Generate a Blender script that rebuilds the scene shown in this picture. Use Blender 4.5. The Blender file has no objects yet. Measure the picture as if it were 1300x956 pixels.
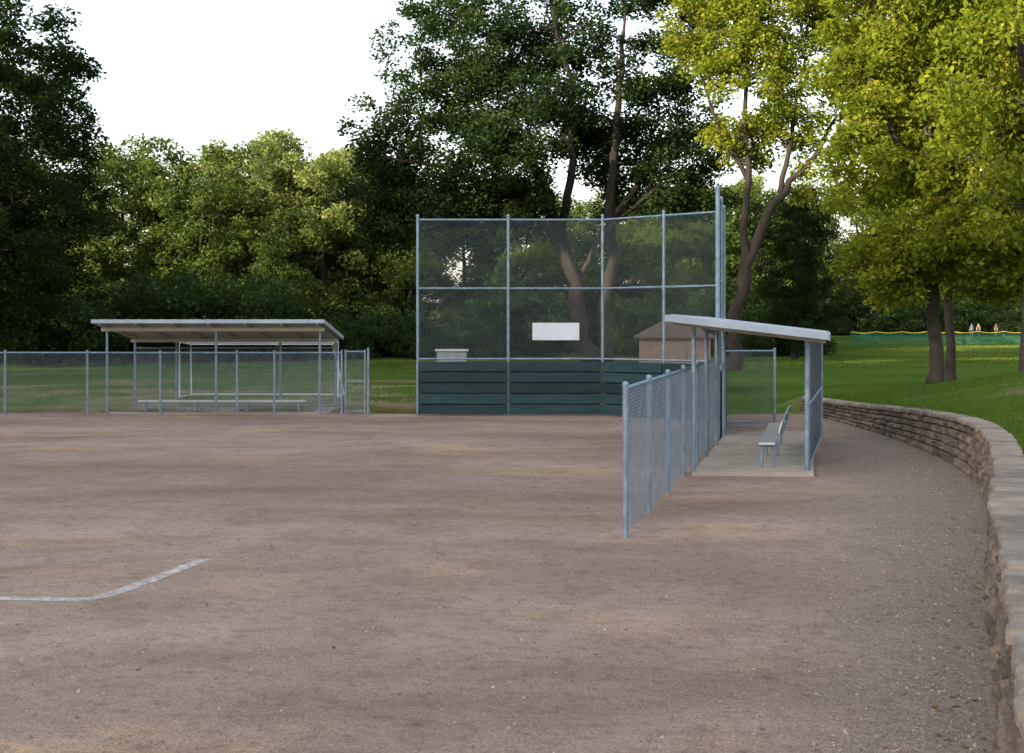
import bpy, math, random
import numpy as np
from mathutils import Vector, Matrix
random.seed(7)
RS = np.random.RandomState
scene = bpy.context.scene
COL = scene.collection

# ------------------------------------------------------------------ helpers
def link(ob, parent=None):
    COL.objects.link(ob)
    if parent: ob.parent = parent
    return ob
def empty(name, parent=None):
    e = bpy.data.objects.new(name, None); e.empty_display_size = 0.3
    return link(e, parent)

def new_mat(name):
    m = bpy.data.materials.new(name); m.use_nodes = True
    nt = m.node_tree; nt.nodes.clear()
    out = nt.nodes.new('ShaderNodeOutputMaterial')
    return m, nt, out
def ramp(nt, fac, stops):
    r = nt.nodes.new('ShaderNodeValToRGB')
    el = r.color_ramp.elements
    while len(el) < len(stops): el.new(0.5)
    for e, (p, c) in zip(el, stops):
        e.position = p; e.color = (c[0], c[1], c[2], 1)
    nt.links.new(fac, r.inputs[0]); return r
def mixc(nt, fac, a, b, mode='MIX'):
    m = nt.nodes.new('ShaderNodeMix'); m.data_type = 'RGBA'; m.blend_type = mode
    for s, v in ((m.inputs[0], fac), (m.inputs[6], a), (m.inputs[7], b)):
        if hasattr(v, 'links'): nt.links.new(v, s)
        elif isinstance(v, (int, float)): s.default_value = v
        else: s.default_value = (v[0], v[1], v[2], 1)
    return m.outputs[2]
def noise(nt, vec, scale, detail=4, rough=0.55):
    n = nt.nodes.new('ShaderNodeTexNoise')
    n.inputs['Scale'].default_value = scale; n.inputs['Detail'].default_value = detail
    n.inputs['Roughness'].default_value = rough
    nt.links.new(vec, n.inputs['Vector']); return n.outputs[0]
def maprange(nt, v, a, b, c=0, d=1):
    m = nt.nodes.new('ShaderNodeMapRange')
    nt.links.new(v, m.inputs[0])
    for i, x in enumerate((a, b, c, d)): m.inputs[i+1].default_value = x
    return m.outputs[0]
def math_(nt, op, a, b=None):
    m = nt.nodes.new('ShaderNodeMath'); m.operation = op
    for s, v in zip(m.inputs, (a, b)):
        if v is None: continue
        if hasattr(v, 'links'): nt.links.new(v, s)
        else: s.default_value = v
    return m.outputs[0]

def simple_mat(name, c1, c2, scale=3.0, rough=0.6, metal=0.0, bump=0.0, bscale=40, spec=0.4, grime=None, stretch=None, isl=0):
    m, nt, out = new_mat(name)
    g = nt.nodes.new('ShaderNodeNewGeometry')
    vec = g.outputs['Position']
    if stretch:
        mp = nt.nodes.new('ShaderNodeMapping'); mp.inputs['Scale'].default_value = stretch
        nt.links.new(vec, mp.inputs[0]); vec = mp.outputs[0]
    n = noise(nt, vec, scale, 3)
    r = ramp(nt, n, [(0.3, c1), (0.7, c2)])
    col = r.outputs[0]
    if grime:
        n2 = noise(nt, vec, scale*0.35, 5, 0.7)
        col = mixc(nt, maprange(nt, n2, 0.5, 0.72, 0, 0.8), col, grime)
    if isl:
        rr = ramp(nt, g.outputs['Random Per Island'], [(0,(1-isl,)*3), (1,(1+isl,1+isl*.9,1+isl*.8))])
        col = mixc(nt, 1.0, col, rr.outputs[0], 'MULTIPLY')
    p = nt.nodes.new('ShaderNodeBsdfPrincipled')
    nt.links.new(col, p.inputs['Base Color'])
    p.inputs['Roughness'].default_value = rough
    p.inputs['Metallic'].default_value = metal
    p.inputs['Specular IOR Level'].default_value = spec
    if bump > 0:
        b = nt.nodes.new('ShaderNodeBump'); b.inputs['Strength'].default_value = bump
        b.inputs['Distance'].default_value = 0.02
        nb = noise(nt, g.outputs['Position'], bscale, 3, 0.65)
        nt.links.new(nb, b.inputs['Height']); nt.links.new(b.outputs[0], p.inputs['Normal'])
    nt.links.new(p.outputs[0], out.inputs[0])
    return m

def leaf_mat(name, dark, mid, light, trans=0.35):
    m, nt, out = new_mat(name)
    a = nt.nodes.new('ShaderNodeAttribute'); a.attribute_name = 'tint'
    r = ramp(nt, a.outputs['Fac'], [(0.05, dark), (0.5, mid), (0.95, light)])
    d = nt.nodes.new('ShaderNodeBsdfDiffuse'); t = nt.nodes.new('ShaderNodeBsdfTranslucent')
    nt.links.new(r.outputs[0], d.inputs[0])
    tc = mixc(nt, 0.5, r.outputs[0], (light[0]*1.6, light[1]*1.5, light[2]*0.8))
    nt.links.new(tc, t.inputs[0])
    mx = nt.nodes.new('ShaderNodeMixShader'); mx.inputs[0].default_value = trans
    nt.links.new(d.outputs[0], mx.inputs[1]); nt.links.new(t.outputs[0], mx.inputs[2])
    nt.links.new(mx.outputs[0], out.inputs[0])
    return m

class MB:
    def __init__(s): s.v = []; s.f = []; s.smooth = []
    def add(s, vs, fs, smooth=False):
        o = len(s.v); s.v.extend([tuple(p) for p in vs])
        s.f.extend([tuple(i+o for i in f) for f in fs]); s.smooth.extend([smooth]*len(fs))
    def box(s, c, size, ax=None, bevel=0.0):
        c = Vector(c); hx, hy, hz = [k/2 for k in size]
        if ax is None: ax = (Vector((1,0,0)), Vector((0,1,0)), Vector((0,0,1)))
        X, Y, Z = ax
        if bevel <= 0:
            vs = [c + X*a*hx + Y*b*hy + Z*d*hz for d in (-1,1) for b in (-1,1) for a in (-1,1)]
            s.add(vs, [(0,2,3,1),(4,5,7,6),(0,1,5,4),(2,6,7,3),(0,4,6,2),(1,3,7,5)])
        else:
            b_ = bevel; vs = []; idx = {}
            for d in (-1,1):
                for b in (-1,1):
                    for a in (-1,1):
                        for k in range(3):
                            h = [hx,hy,hz]
                            for q in range(3):
                                if q != k: h[q] -= b_
                            idx[(a,b,d,k)] = len(vs)
                            vs.append(c + X*a*h[0] + Y*b*h[1] + Z*d*h[2])
            fs = []
            for k in range(3):
                for sg in (-1,1):
                    o = [q for q in range(3) if q != k]
                    loop = []
                    for (p, r_) in ((-1,-1),(1,-1),(1,1),(-1,1)):
                        t = [0,0,0]; t[k] = sg; t[o[0]] = p; t[o[1]] = r_
                        loop.append(idx[(t[0],t[1],t[2],k)])
                    flip = (sg > 0) ^ (k == 1)
                    fs.append(tuple(loop if flip else loop[::-1]))
            for k in range(3):
                o = [q for q in range(3) if q != k]
                for p in (-1,1):
                    for r_ in (-1,1):
                        e = []
                        for q in (-1,1):
                            t = [0,0,0]; t[k] = q; t[o[0]] = p; t[o[1]] = r_
                            e.append((idx[(*t, o[0])], idx[(*t, o[1])]))
                        fs.append((e[0][0], e[0][1], e[1][1], e[1][0]))
            for a in (-1,1):
                for b in (-1,1):
                    for d in (-1,1):
                        fs.append((idx[(a,b,d,0)], idx[(a,b,d,1)], idx[(a,b,d,2)]))
            s.add(vs, fs)
    def tube(s, pts, r, n=8, caps=True):
        pts = [Vector(p) for p in pts]
        rs = r if isinstance(r, (list, tuple)) else [r]*len(pts)
        vs = []; fs = []
        up = None
        for i, p in enumerate(pts):
            t = (pts[min(i+1, len(pts)-1)] - pts[max(i-1, 0)])
            if t.length < 1e-9: t = Vector((0,0,1))
            t.normalize()
            if up is None:
                ref = Vector((0,0,1)) if abs(t.z) < 0.9 else Vector((1,0,0))
                u = t.cross(ref).normalized()
            else:
                u = (up - t*up.dot(t)).normalized()
            up = u; w = t.cross(u)
            for k in range(n):
                a = 2*math.pi*k/n
                vs.append(p + (u*math.cos(a) + w*math.sin(a))*rs[i])
        for i in range(len(pts)-1):
            for k in range(n):
                k2 = (k+1) % n
                fs.append((i*n+k, i*n+k2, (i+1)*n+k2, (i+1)*n+k))
        s.add(vs, fs, True)
        if caps:
            m = len(pts)-1
            s.add([vs[k] for k in range(n)], [tuple(range(n))[::-1]])
            s.add([vs[m*n+k] for k in range(n)], [tuple(range(n))])
    def ball(s, c, r, n=8, m=5, sq=(1,1,1)):
        vs = []; fs = []
        for i in range(m+1):
            th = math.pi*i/m
            for k in range(n):
                a = 2*math.pi*k/n
                vs.append((c[0]+r*sq[0]*math.sin(th)*math.cos(a), c[1]+r*sq[1]*math.sin(th)*math.sin(a), c[2]+r*sq[2]*math.cos(th)))
        for i in range(m):
            for k in range(n):
                fs.append((i*n+k, (i+1)*n+k, (i+1)*n+(k+1)%n, i*n+(k+1)%n))
        s.add(vs, fs, True)
    def slab(s, c4, th):
        t = [Vector(c) for c in c4]; b = [c - Vector((0,0,th)) for c in t]
        s.add(t+b, [(0,1,2,3),(7,6,5,4),(0,4,5,1),(1,5,6,2),(2,6,7,3),(3,7,4,0)])
    def obj(s, name, mat, parent=None):
        me = bpy.data.meshes.new(name); me.from_pydata(s.v, [], s.f)
        me.polygons.foreach_set('use_smooth', s.smooth)
        me.materials.append(mat); me.update()
        return link(bpy.data.objects.new(name, me), parent)

def np_mesh(name, V, nper, mat, tint=None):
    V = np.asarray(V, dtype=np.float32).reshape(-1, 3); nv = len(V); nf = nv//nper
    me = bpy.data.meshes.new(name)
    me.vertices.add(nv); me.vertices.foreach_set('co', V.ravel())
    me.loops.add(nv); me.loops.foreach_set('vertex_index', np.arange(nv, dtype=np.int32))
    me.polygons.add(nf)
    me.polygons.foreach_set('loop_start', np.arange(0, nv, nper, dtype=np.int32))
    me.polygons.foreach_set('loop_total', np.full(nf, nper, dtype=np.int32))
    me.update(calc_edges=True)
    if tint is not None:
        a = me.attributes.new('tint', 'FLOAT', 'FACE'); a.data.foreach_set('value', tint.astype(np.float32))
    me.materials.append(mat)
    return me

# ------------------------------------------------------------------ materials
M_metal = simple_mat('galvanised_steel', (0.13,0.19,0.26), (0.22,0.30,0.38), 6, 0.5, 0.3)
M_wire = simple_mat('chain_link_wire', (0.14,0.19,0.25), (0.22,0.28,0.35), 4, 0.5, 0.3)
M_wire2 = simple_mat('weathered_wire', (0.07,0.10,0.12), (0.13,0.17,0.20), 4, 0.6, 0.2)
M_roof = simple_mat('painted_sheet_metal', (0.25,0.31,0.39), (0.35,0.41,0.49), 2, 0.55, 0.1, grime=(0.20,0.22,0.25))
M_roofun = simple_mat('roof_underside', (0.36,0.34,0.30), (0.46,0.43,0.38), 2, 0.6)
M_conc = simple_mat('concrete', (0.30,0.265,0.22), (0.41,0.365,0.31), 2.5, 0.9, bump=0.3, bscale=30, grime=(0.24,0.205,0.17))
M_alu = simple_mat('aluminium_bench', (0.40,0.42,0.44), (0.52,0.54,0.56), 5, 0.4, 0.5)
M_green = simple_mat('green_painted_wood', (0.006,0.024,0.032), (0.014,0.044,0.052), 2.2, 0.65, bump=0.35, bscale=8, spec=0.25, grime=(0.03,0.06,0.07), stretch=(1,1,9), isl=0.35)
M_sign = simple_mat('white_sign', (0.46,0.51,0.58), (0.55,0.60,0.67), 2, 0.5)
M_block = simple_mat('split_face_block', (0.095,0.078,0.062), (0.20,0.162,0.130), 5, 0.95, bump=1.0, bscale=24, grime=(0.055,0.048,0.042), isl=0.36)
M_cap = simple_mat('wall_cap_block', (0.165,0.142,0.118), (0.27,0.235,0.20), 4, 0.95, bump=1.0, bscale=34, grime=(0.105,0.092,0.078), isl=0.24)
M_bark = simple_mat('oak_bark', (0.011,0.009,0.008), (0.028,0.023,0.019), 5, 0.95, bump=1.0, bscale=14, stretch=(1,1,0.25))
M_bark2 = simple_mat('sycamore_bark', (0.016,0.013,0.011), (0.042,0.035,0.028), 3, 0.9, bump=0.6, bscale=12)
L_oak = leaf_mat('oak_leaves', (0.008,0.017,0.008), (0.019,0.036,0.013), (0.046,0.070,0.019), 0.26)
L_syc = leaf_mat('sycamore_leaves', (0.050,0.088,0.010), (0.135,0.178,0.020), (0.260,0.268,0.038), 0.45)
L_mid = leaf_mat('woodland_leaves', (0.022,0.045,0.012), (0.052,0.084,0.022), (0.120,0.152,0.040), 0.35)
L_pale = leaf_mat('pale_leaves', (0.055,0.088,0.026), (0.120,0.158,0.050), (0.220,0.250,0.090), 0.4)
L_bush = leaf_mat('shrub_leaves', (0.013,0.030,0.012), (0.032,0.060,0.021), (0.080,0.115,0.040), 0.25)
M_blade = leaf_mat('grass_blades', (0.030,0.072,0.012), (0.056,0.115,0.018), (0.115,0.155,0.034), 0.3)
M_tuft = leaf_mat('lawn_tufts', (0.034,0.068,0.012), (0.068,0.112,0.020), (0.150,0.165,0.046), 0.3)
M_dry = leaf_mat('dry_grass_blades', (0.085,0.095,0.033), (0.17,0.15,0.065), (0.28,0.235,0.11), 0.2)

def lawn_mat(name):
    m, nt, out = new_mat(name)
    g = nt.nodes.new('ShaderNodeNewGeometry'); P = g.outputs['Position']
    n1 = noise(nt, P, 0.09, 3); n2 = noise(nt, P, 1.3, 4, 0.7); n3 = noise(nt, P, 28, 2, 0.7)
    c = ramp(nt, n1, [(0.35,(0.052,0.100,0.018)), (0.65,(0.085,0.138,0.026))]).outputs[0]
    c = mixc(nt, maprange(nt, n2, 0.4, 0.7, 0, 0.55), c, (0.040,0.080,0.015))
    n4 = noise(nt, P, 0.22, 4, 0.65)
    sx = nt.nodes.new('ShaderNodeSeparateXYZ'); nt.links.new(P, sx.inputs[0])
    near = maprange(nt, sx.outputs[1], 42, 75, 0.15, 0.0)
    near2 = maprange(nt, sx.outputs[1], 38, 42, 0.12, 0.0)
    lim = maprange(nt, sx.outputs[0], 3, 7, 0.0, -0.25)
    dry = maprange(nt, math_(nt, 'ADD', math_(nt, 'ADD', math_(nt, 'ADD', n4, near), near2), lim), 0.56, 0.70, 0, 0.9)
    dryc = ramp(nt, n2, [(0.3,(0.18,0.15,0.085)), (0.7,(0.28,0.225,0.14))]).outputs[0]
    c = mixc(nt, dry, c, dryc)
    c = mixc(nt, 0.4, c, ramp(nt, n3, [(0.3,(0.3,0.3,0.3)), (0.7,(1,1,1))]).outputs[0], 'MULTIPLY')
    p = nt.nodes.new('ShaderNodeBsdfDiffuse')
    nt.links.new(c, p.inputs['Color'])
    nt.links.new(p.outputs[0], out.inputs[0]); return m
M_lawn = lawn_mat('lawn')

def dirt_mat():
    m, nt, out = new_mat('infield_dirt')
    g = nt.nodes.new('ShaderNodeNewGeometry'); P = g.outputs['Position']
    mp = nt.nodes.new('ShaderNodeMapping'); mp.inputs['Scale'].default_value = (0.5, 1.0, 1); mp.inputs['Rotation'].default_value = (0,0,0.25); nt.links.new(P, mp.inputs[0])
    nL = noise(nt, mp.outputs[0], 0.24, 5, 0.62); nM = noise(nt, P, 1.1, 5, 0.72); nP = noise(nt, P, 6.5, 3, 0.7); nS = noise(nt, P, 40, 3, 0.75); nF = noise(nt, P, 120, 1, 0.7)
    c = ramp(nt, nL, [(0.34,(0.205,0.154,0.122)), (0.5,(0.290,0.220,0.178)), (0.64,(0.365,0.285,0.236))]).outputs[0]
    nO = noise(nt, mp.outputs[0], 0.5, 3, 0.6)
    c = mixc(nt, maprange(nt, nO, 0.56, 0.70, 0, 0.6), c, (0.41,0.295,0.185))
    c = mixc(nt, maprange(nt, nM, 0.46, 0.68, 0, 0.6), c, (0.190,0.140,0.112))
    sx = nt.nodes.new('ShaderNodeSeparateXYZ'); nt.links.new(P, sx.inputs[0])
    u = math_(nt, 'SUBTRACT', sx.outputs[0], math_(nt, 'MULTIPLY', sx.outputs[1], 0.235))
    u = math_(nt, 'ADD', u, math_(nt, 'MULTIPLY', nM, 1.6))
    gm = maprange(nt, u, 0.2, 1.4, 0, 0.7)
    c = mixc(nt, gm, c, ramp(nt, nS, [(0.3,(0.135,0.118,0.10)), (0.7,(0.29,0.255,0.225))]).outputs[0])
    c = mixc(nt, 1.0, c, ramp(nt, nP, [(0.30,(0.78,0.76,0.75)), (0.46,(1,1,1)), (0.72,(1.10,1.10,1.10))]).outputs[0], 'MULTIPLY')  # pit shade painted into the colour: darker where the bump height is low
    c = mixc(nt, 0.45, c, ramp(nt, nS, [(0.3,(0.45,0.43,0.42)), (0.5,(1,1,1)), (0.72,(1.35,1.33,1.31))]).outputs[0], 'MULTIPLY')
    c = mixc(nt, 0.6, c, ramp(nt, nF, [(0.3,(0.45,0.43,0.42)), (0.48,(1,1,1)), (0.70,(1.45,1.45,1.45))]).outputs[0], 'MULTIPLY')
    p = nt.nodes.new('ShaderNodeBsdfDiffuse')
    nt.links.new(c, p.inputs['Color'])
    b = nt.nodes.new('ShaderNodeBump'); b.inputs['Strength'].default_value = 0.9; b.inputs['Distance'].default_value = 0.045
    h = math_(nt, 'ADD', math_(nt, 'MULTIPLY', nS, 0.25), nP)
    nt.links.new(h, b.inputs['Height']); nt.links.new(b.outputs[0], p.inputs['Normal'])
    nt.links.new(p.outputs[0], out.inputs[0]); return m
M_dirt = dirt_mat()

def chalk_mat():
    m, nt, out = new_mat('worn_chalk')
    g = nt.nodes.new('ShaderNodeNewGeometry'); P = g.outputs['Position']
    n = noise(nt, P, 6, 5, 0.75)
    d = nt.nodes.new('ShaderNodeBsdfDiffuse'); d.inputs[0].default_value = (0.60,0.57,0.56,1)
    t = nt.nodes.new('ShaderNodeBsdfTransparent'); mx = nt.nodes.new('ShaderNodeMixShader')
    nt.links.new(maprange(nt, n, 0.32, 0.60, 0, 0.85), mx.inputs[0])
    nt.links.new(t.outputs[0], mx.inputs[1]); nt.links.new(d.outputs[0], mx.inputs[2])
    nt.links.new(mx.outputs[0], out.inputs[0]); return m
M_chalk = chalk_mat()

# ------------------------------------------------------------------ terrain
def sstep(a, b, x):
    t = np.clip((x-a)/(b-a), 0, 1); return t*t*(3-2*t)
def ground_z(x, y):
    return 1.25*sstep(85, 210, y)
ys = np.concatenate([np.linspace(-150, 80, 24), np.linspace(85, 260, 36), np.linspace(280, 1500, 16)])
xs = np.concatenate([np.linspace(-1200, -160, 8), np.linspace(-140, 160, 31), np.linspace(200, 1200, 8)])
gv = [(x, y, float(ground_z(x, y))) for y in ys for x in xs]; nx = len(xs)
gf = [(j*nx+i, j*nx+i+1, (j+1)*nx+i+1, (j+1)*nx+i) for j in range(len(ys)-1) for i in range(nx-1)]
g = MB(); g.add(gv, gf, True); g.obj('grass_field', M_lawn)

rs = RS(3)
edge = []
ctrl = [(-80,38.6),(-30,38.9),(-12,38.9),(-5,39.0),(-2.5,38.3),(2.5,38.2),(5,37.2),(6.3,38.4),(8.2,38.6),(9.5,36)]
for (a, b) in zip(ctrl[:-1], ctrl[1:]):
    L = math.hypot(b[0]-a[0], b[1]-a[1]); k = max(2, int(L/0.35))
    for i in range(k):
        t = i/k; x = a[0]+(b[0]-a[0])*t; y = a[1]+(b[1]-a[1])*t
        edge.append((x, y + rs.normal()*0.07 + 0.2*math.sin(x*0.9)+0.12*math.sin(x*2.3+1), 0.004))
poly = [(9.5,-30,0.004)] + [(9.5,34,0.004)] + edge[::-1] + [(-80,-30,0.004)]
d = MB(); d.add(poly, [tuple(range(len(poly)))[::-1]]); ob = d.obj('infield_dirt', M_dirt)
if ob.data.polygons[0].normal.z < 0: ob.data.flip_normals()

# ------------------------------------------------------------------ retaining wall + bank
WP = [(-1.2,-9),(-0.4,-4),(0.35,0),(1.35,3.5),(2.15,6.2),(3.24,9.5),(4.15,12.45),(5.45,16.2),(6.75,20.4),(7.55,24.2),(7.95,28),(8.1,32),(8.1,35.4),(8.0,37.2),(7.85,38.8)]
def catmull(P, n=24):
    P = [np.array(p, float) for p in P]; P = [2*P[0]-P[1]] + P + [2*P[-1]-P[-2]]
    out = []
    for i in range(1, len(P)-2):
        for k in range(n):
            t = k/n; a, b, c, d_ = P[i-1], P[i], P[i+1], P[i+2]
            out.append(0.5*((2*b)+(c-a)*t+(2*a-5*b+4*c-d_)*t*t+(3*b-a-3*c+d_)*t**3))
    out.append(P[-2]); return np.array(out)
wp = catmull(WP)
seg = np.linalg.norm(np.diff(wp, axis=0), axis=1); sl = np.concatenate([[0], np.cumsum(seg)]); WL = sl[-1]
def wpt(s):
    x = np.interp(s, sl, wp[:,0]); y = np.interp(s, sl, wp[:,1])
    e = 0.05; s0, s1 = max(0, s-e), min(WL, s+e)
    tx = np.interp(s1, sl, wp[:,0])-np.interp(s0, sl, wp[:,0]); ty = np.interp(s1, sl, wp[:,1])-np.interp(s0, sl, wp[:,1])
    l = math.hypot(tx, ty); tx /= l; ty /= l
    return Vector((x, y, 0)), Vector((tx, ty, 0)), Vector((ty, -tx, 0))
def wallH(y): return 0.86 - 0.40*float(sstep(21, 39, y))
wallE = empty('retaining_wall')
mbb = MB(); mbc = MB(); rb = random.Random(5)
NC = 5
for c in range(NC):
    s = (0.15 if c % 2 else 0.0)
    while s < WL-0.05:
        L = 0.31*rb.uniform(0.9, 1.1)
        p, T, O = wpt(min(WL, s+L/2)); H = wallH(p.y)-0.09; h = H/NC
        dpt = 0.26; off = 0.05 + 0.02*c + rb.uniform(-0.015, 0.016)
        ctr = p + O*(dpt/2+off) + Vector((0,0,h*(c+0.5)))
        T2 = (T + O*rb.uniform(-0.05,0.05)).normalized(); O2 = Vector((T2.y,-T2.x,0))
        w, hh = (L-0.028)/2, (h-0.018)/2
        rows = []
        ug = (-1, -0.8, -0.25, 0.3, 0.8, 1); vg = (-1, -0.72, 0.0, 0.72, 1)
        for vi, vv in enumerate(vg):
            for ui, uu in enumerate(ug):
                inner = (0 < ui < 5) and (0 < vi < 4)
                dpp = 0.0 if not inner else rb.uniform(0.020, 0.075)
                rows.append(ctr - O2*(dpt/2+dpp) + T2*uu*w + Vector((0,0,vv*hh)))
        nu = len(ug); fs = [(j*nu+i, j*nu+i+1, (j+1)*nu+i+1, (j+1)*nu+i) for j in range(4) for i in range(nu-1)]
        n0_ = len(rows)
        for vv in (-1, 1):
            for uu in (-1, 1): rows.append(ctr + O2*(dpt/2) + T2*uu*w + Vector((0,0,vv*hh)))
        a0, a1, a2, a3_ = 0, nu-1, 4*nu, 5*nu-1
        fs += [tuple(range(a1, a0-1, -1)) + (n0_, n0_+1), tuple(range(a2, a3_+1)) + (n0_+3, n0_+2),
               tuple(j*nu for j in range(5)) + (n0_+2, n0_), tuple(j*nu+nu-1 for j in range(4,-1,-1)) + (n0_+1, n0_+3)]
        mbb.add(rows, fs)
        s += L
s = 0
while s < WL-0.05:
    L = 0.30*rb.uniform(0.92, 1.08)
    p, T, O = wpt(min(WL, s+L/2)); H = wallH(p.y)
    ctr = p + O*(0.17+0.055+rb.uniform(-0.022,0.022)) + Vector((0,0,H-0.045+rb.uniform(-0.008,0.008)))
    T2 = (T + O*rb.uniform(-0.06,0.06)).normalized(); O2 = Vector((T2.y,-T2.x,0))
    mbc.box(ctr, (L-0.030, 0.36, 0.09), (T2, O2, Vector((rb.uniform(-.016,.016),rb.uniform(-.016,.016),1)).normalized()), 0.02)
    s += L
mbb.obj('blocks', M_block, wallE); mbc.obj('cap_blocks', M_cap, wallE)

BP = WP + [(7.5,42),(6.4,46),(4.5,50)]
bp = catmull(BP, 10)
bt = np.gradient(bp, axis=0); bt /= np.linalg.norm(bt, axis=1)[:,None]; bn = np.stack([bt[:,1], -bt[:,0]], 1)
def bank_h(y0, t, s):
    H = 0.86 - 0.40*sstep(21, 39, y0); H = np.where(y0 > 38.9, 0.46*(1-sstep(38.9, 45, y0)), H)
    rise = 1.05*sstep(0.5, 9.5, t)*(1-0.75*sstep(36, 50, y0))
    fall = 1 - sstep(14, 42, t)
    return (H - 0.03 + rise)*fall - 0.08*sstep(40, 44, t) - 0.06*sstep(44, 50, y0)
ts = np.concatenate([[0.20, 0.30, 0.4, 0.6, 0.9], np.linspace(1.4, 14, 20), np.linspace(15, 46, 18)])
bv = []
for i in range(len(bp)):
    for j, t in enumerate(ts):
        if j == 0:
            tt = 0.28 if bp[i][1] < 38.7 else -1.0
            x, y = bp[i] + bn[i]*tt; bv.append((x, y, -0.06)); continue
        x, y = bp[i] + bn[i]*t
        z = float(bank_h(bp[i][1], t, 0)) + 0.03*math.sin(x*0.7+y*0.5)*min(1, t/3)*(1 if t < 40 else 0)
        bv.append((x, y, z))
nt_ = len(ts)
bf = [(i*nt_+j, i*nt_+j+1, (i+1)*nt_+j+1, (i+1)*nt_+j) for i in range(len(bp)-1) for j in range(nt_-1)]
b = MB(); b.add(bv, bf, True); bank = b.obj('grass_bank', M_lawn)
BV = np.array(bv)
def bank_at(x, y):
    dd = (BV[:,0]-x)**2+(BV[:,1]-y)**2; i = np.argsort(dd)[:3]; w = 1/(dd[i]+1e-4); return float((BV[i,2]*w).sum()/w.sum())

# ------------------------------------------------------------------ grass blades
def blades(name, P, h, mat, rs, w=0.012, lean=0.5, tint=None):
    n = len(P); a = rs.uniform(0, 2*np.pi, n); hh = h*rs.uniform(0.5, 1.3, n)
    dx = np.stack([np.cos(a), np.sin(a), np.zeros(n)], 1)*w*0.5
    ln = np.stack([rs.normal(0, lean, n), rs.normal(0, lean, n), np.ones(n)], 1)*hh[:,None]
    V = np.stack([P-dx, P+dx, P+ln], 1).reshape(-1, 3)
    me = np_mesh(name, V, 3, mat, rs.uniform(0, 1, n) if tint is None else tint)
    return link(bpy.data.objects.new(name, me))
rs = RS(11)
n = 90000
ii = rs.uniform(60, len(bp)-25, n); i0 = ii.astype(int); fr = ii-i0
t = 0.42 + 9*rs.uniform(0, 1, n)**1.6
c0 = bp[i0]*(1-fr[:,None])+bp[i0+1]*fr[:,None]; n0 = bn[i0]*(1-fr[:,None])+bn[i0+1]*fr[:,None]
xy = c0+n0*t[:,None]; z = bank_h(c0[:,1], t, 0) + 0.03*np.sin(xy[:,0]*0.7+xy[:,1]*0.5)*np.minimum(1, t/3) - 0.005
P = np.concatenate([xy, z[:,None]], 1); keep = xy[:,0] < 22
blades('lawn_grass', P[keep], 0.045, M_blade, rs, 0.02)
# tufts over the open lawns, thick enough to stand up into the low sun
n = 120000
x = rs.uniform(-10, 66, n); y = rs.uniform(79, 152, n); k = (x < 0.40*y+4)
tn = np.clip(0.5+0.22*np.sin(x*0.21+1.3*np.sin(y*0.13))+0.18*np.sin(y*0.5+x*0.1)+rs.normal(0,0.22,n), 0, 1)
P = np.stack([x, y, ground_z(x, y)-0.005], 1)
blades('lawn_grass', P[k], 0.065, M_tuft, rs, 0.07, 0.3, tn[k])
n = 42000
x = rs.uniform(-32, 4, n); y = rs.uniform(44, 96, n)
pat = 0.5+0.5*np.sin(x*0.33+1.7*np.sin(y*0.21))*np.sin(y*0.4+x*0.13); k = rs.rand(n) < 0.35+0.65*pat
tn = np.clip(0.30+0.35*(1-pat)+rs.normal(0,0.2,n), 0, 1)
blades('lawn_grass', np.stack([x, y, np.full(n,-0.004)], 1)[k], 0.06, M_tuft, rs, 0.05, 0.3, tn[k])
n = 26000
x = rs.uniform(-16, 2.5, n); y = 38.7 + np.abs(rs.normal(0, 0.9, n)) + 0.15*np.sin(x*0.9)
k = rs.uniform(0, 1, n) < (0.45+0.4*np.sin(x*1.7)+0.2*np.sin(x*5))
blades('dry_grass', np.stack([x, y, np.zeros(n)], 1)[k], 0.10, M_dry, rs, 0.018)

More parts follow.
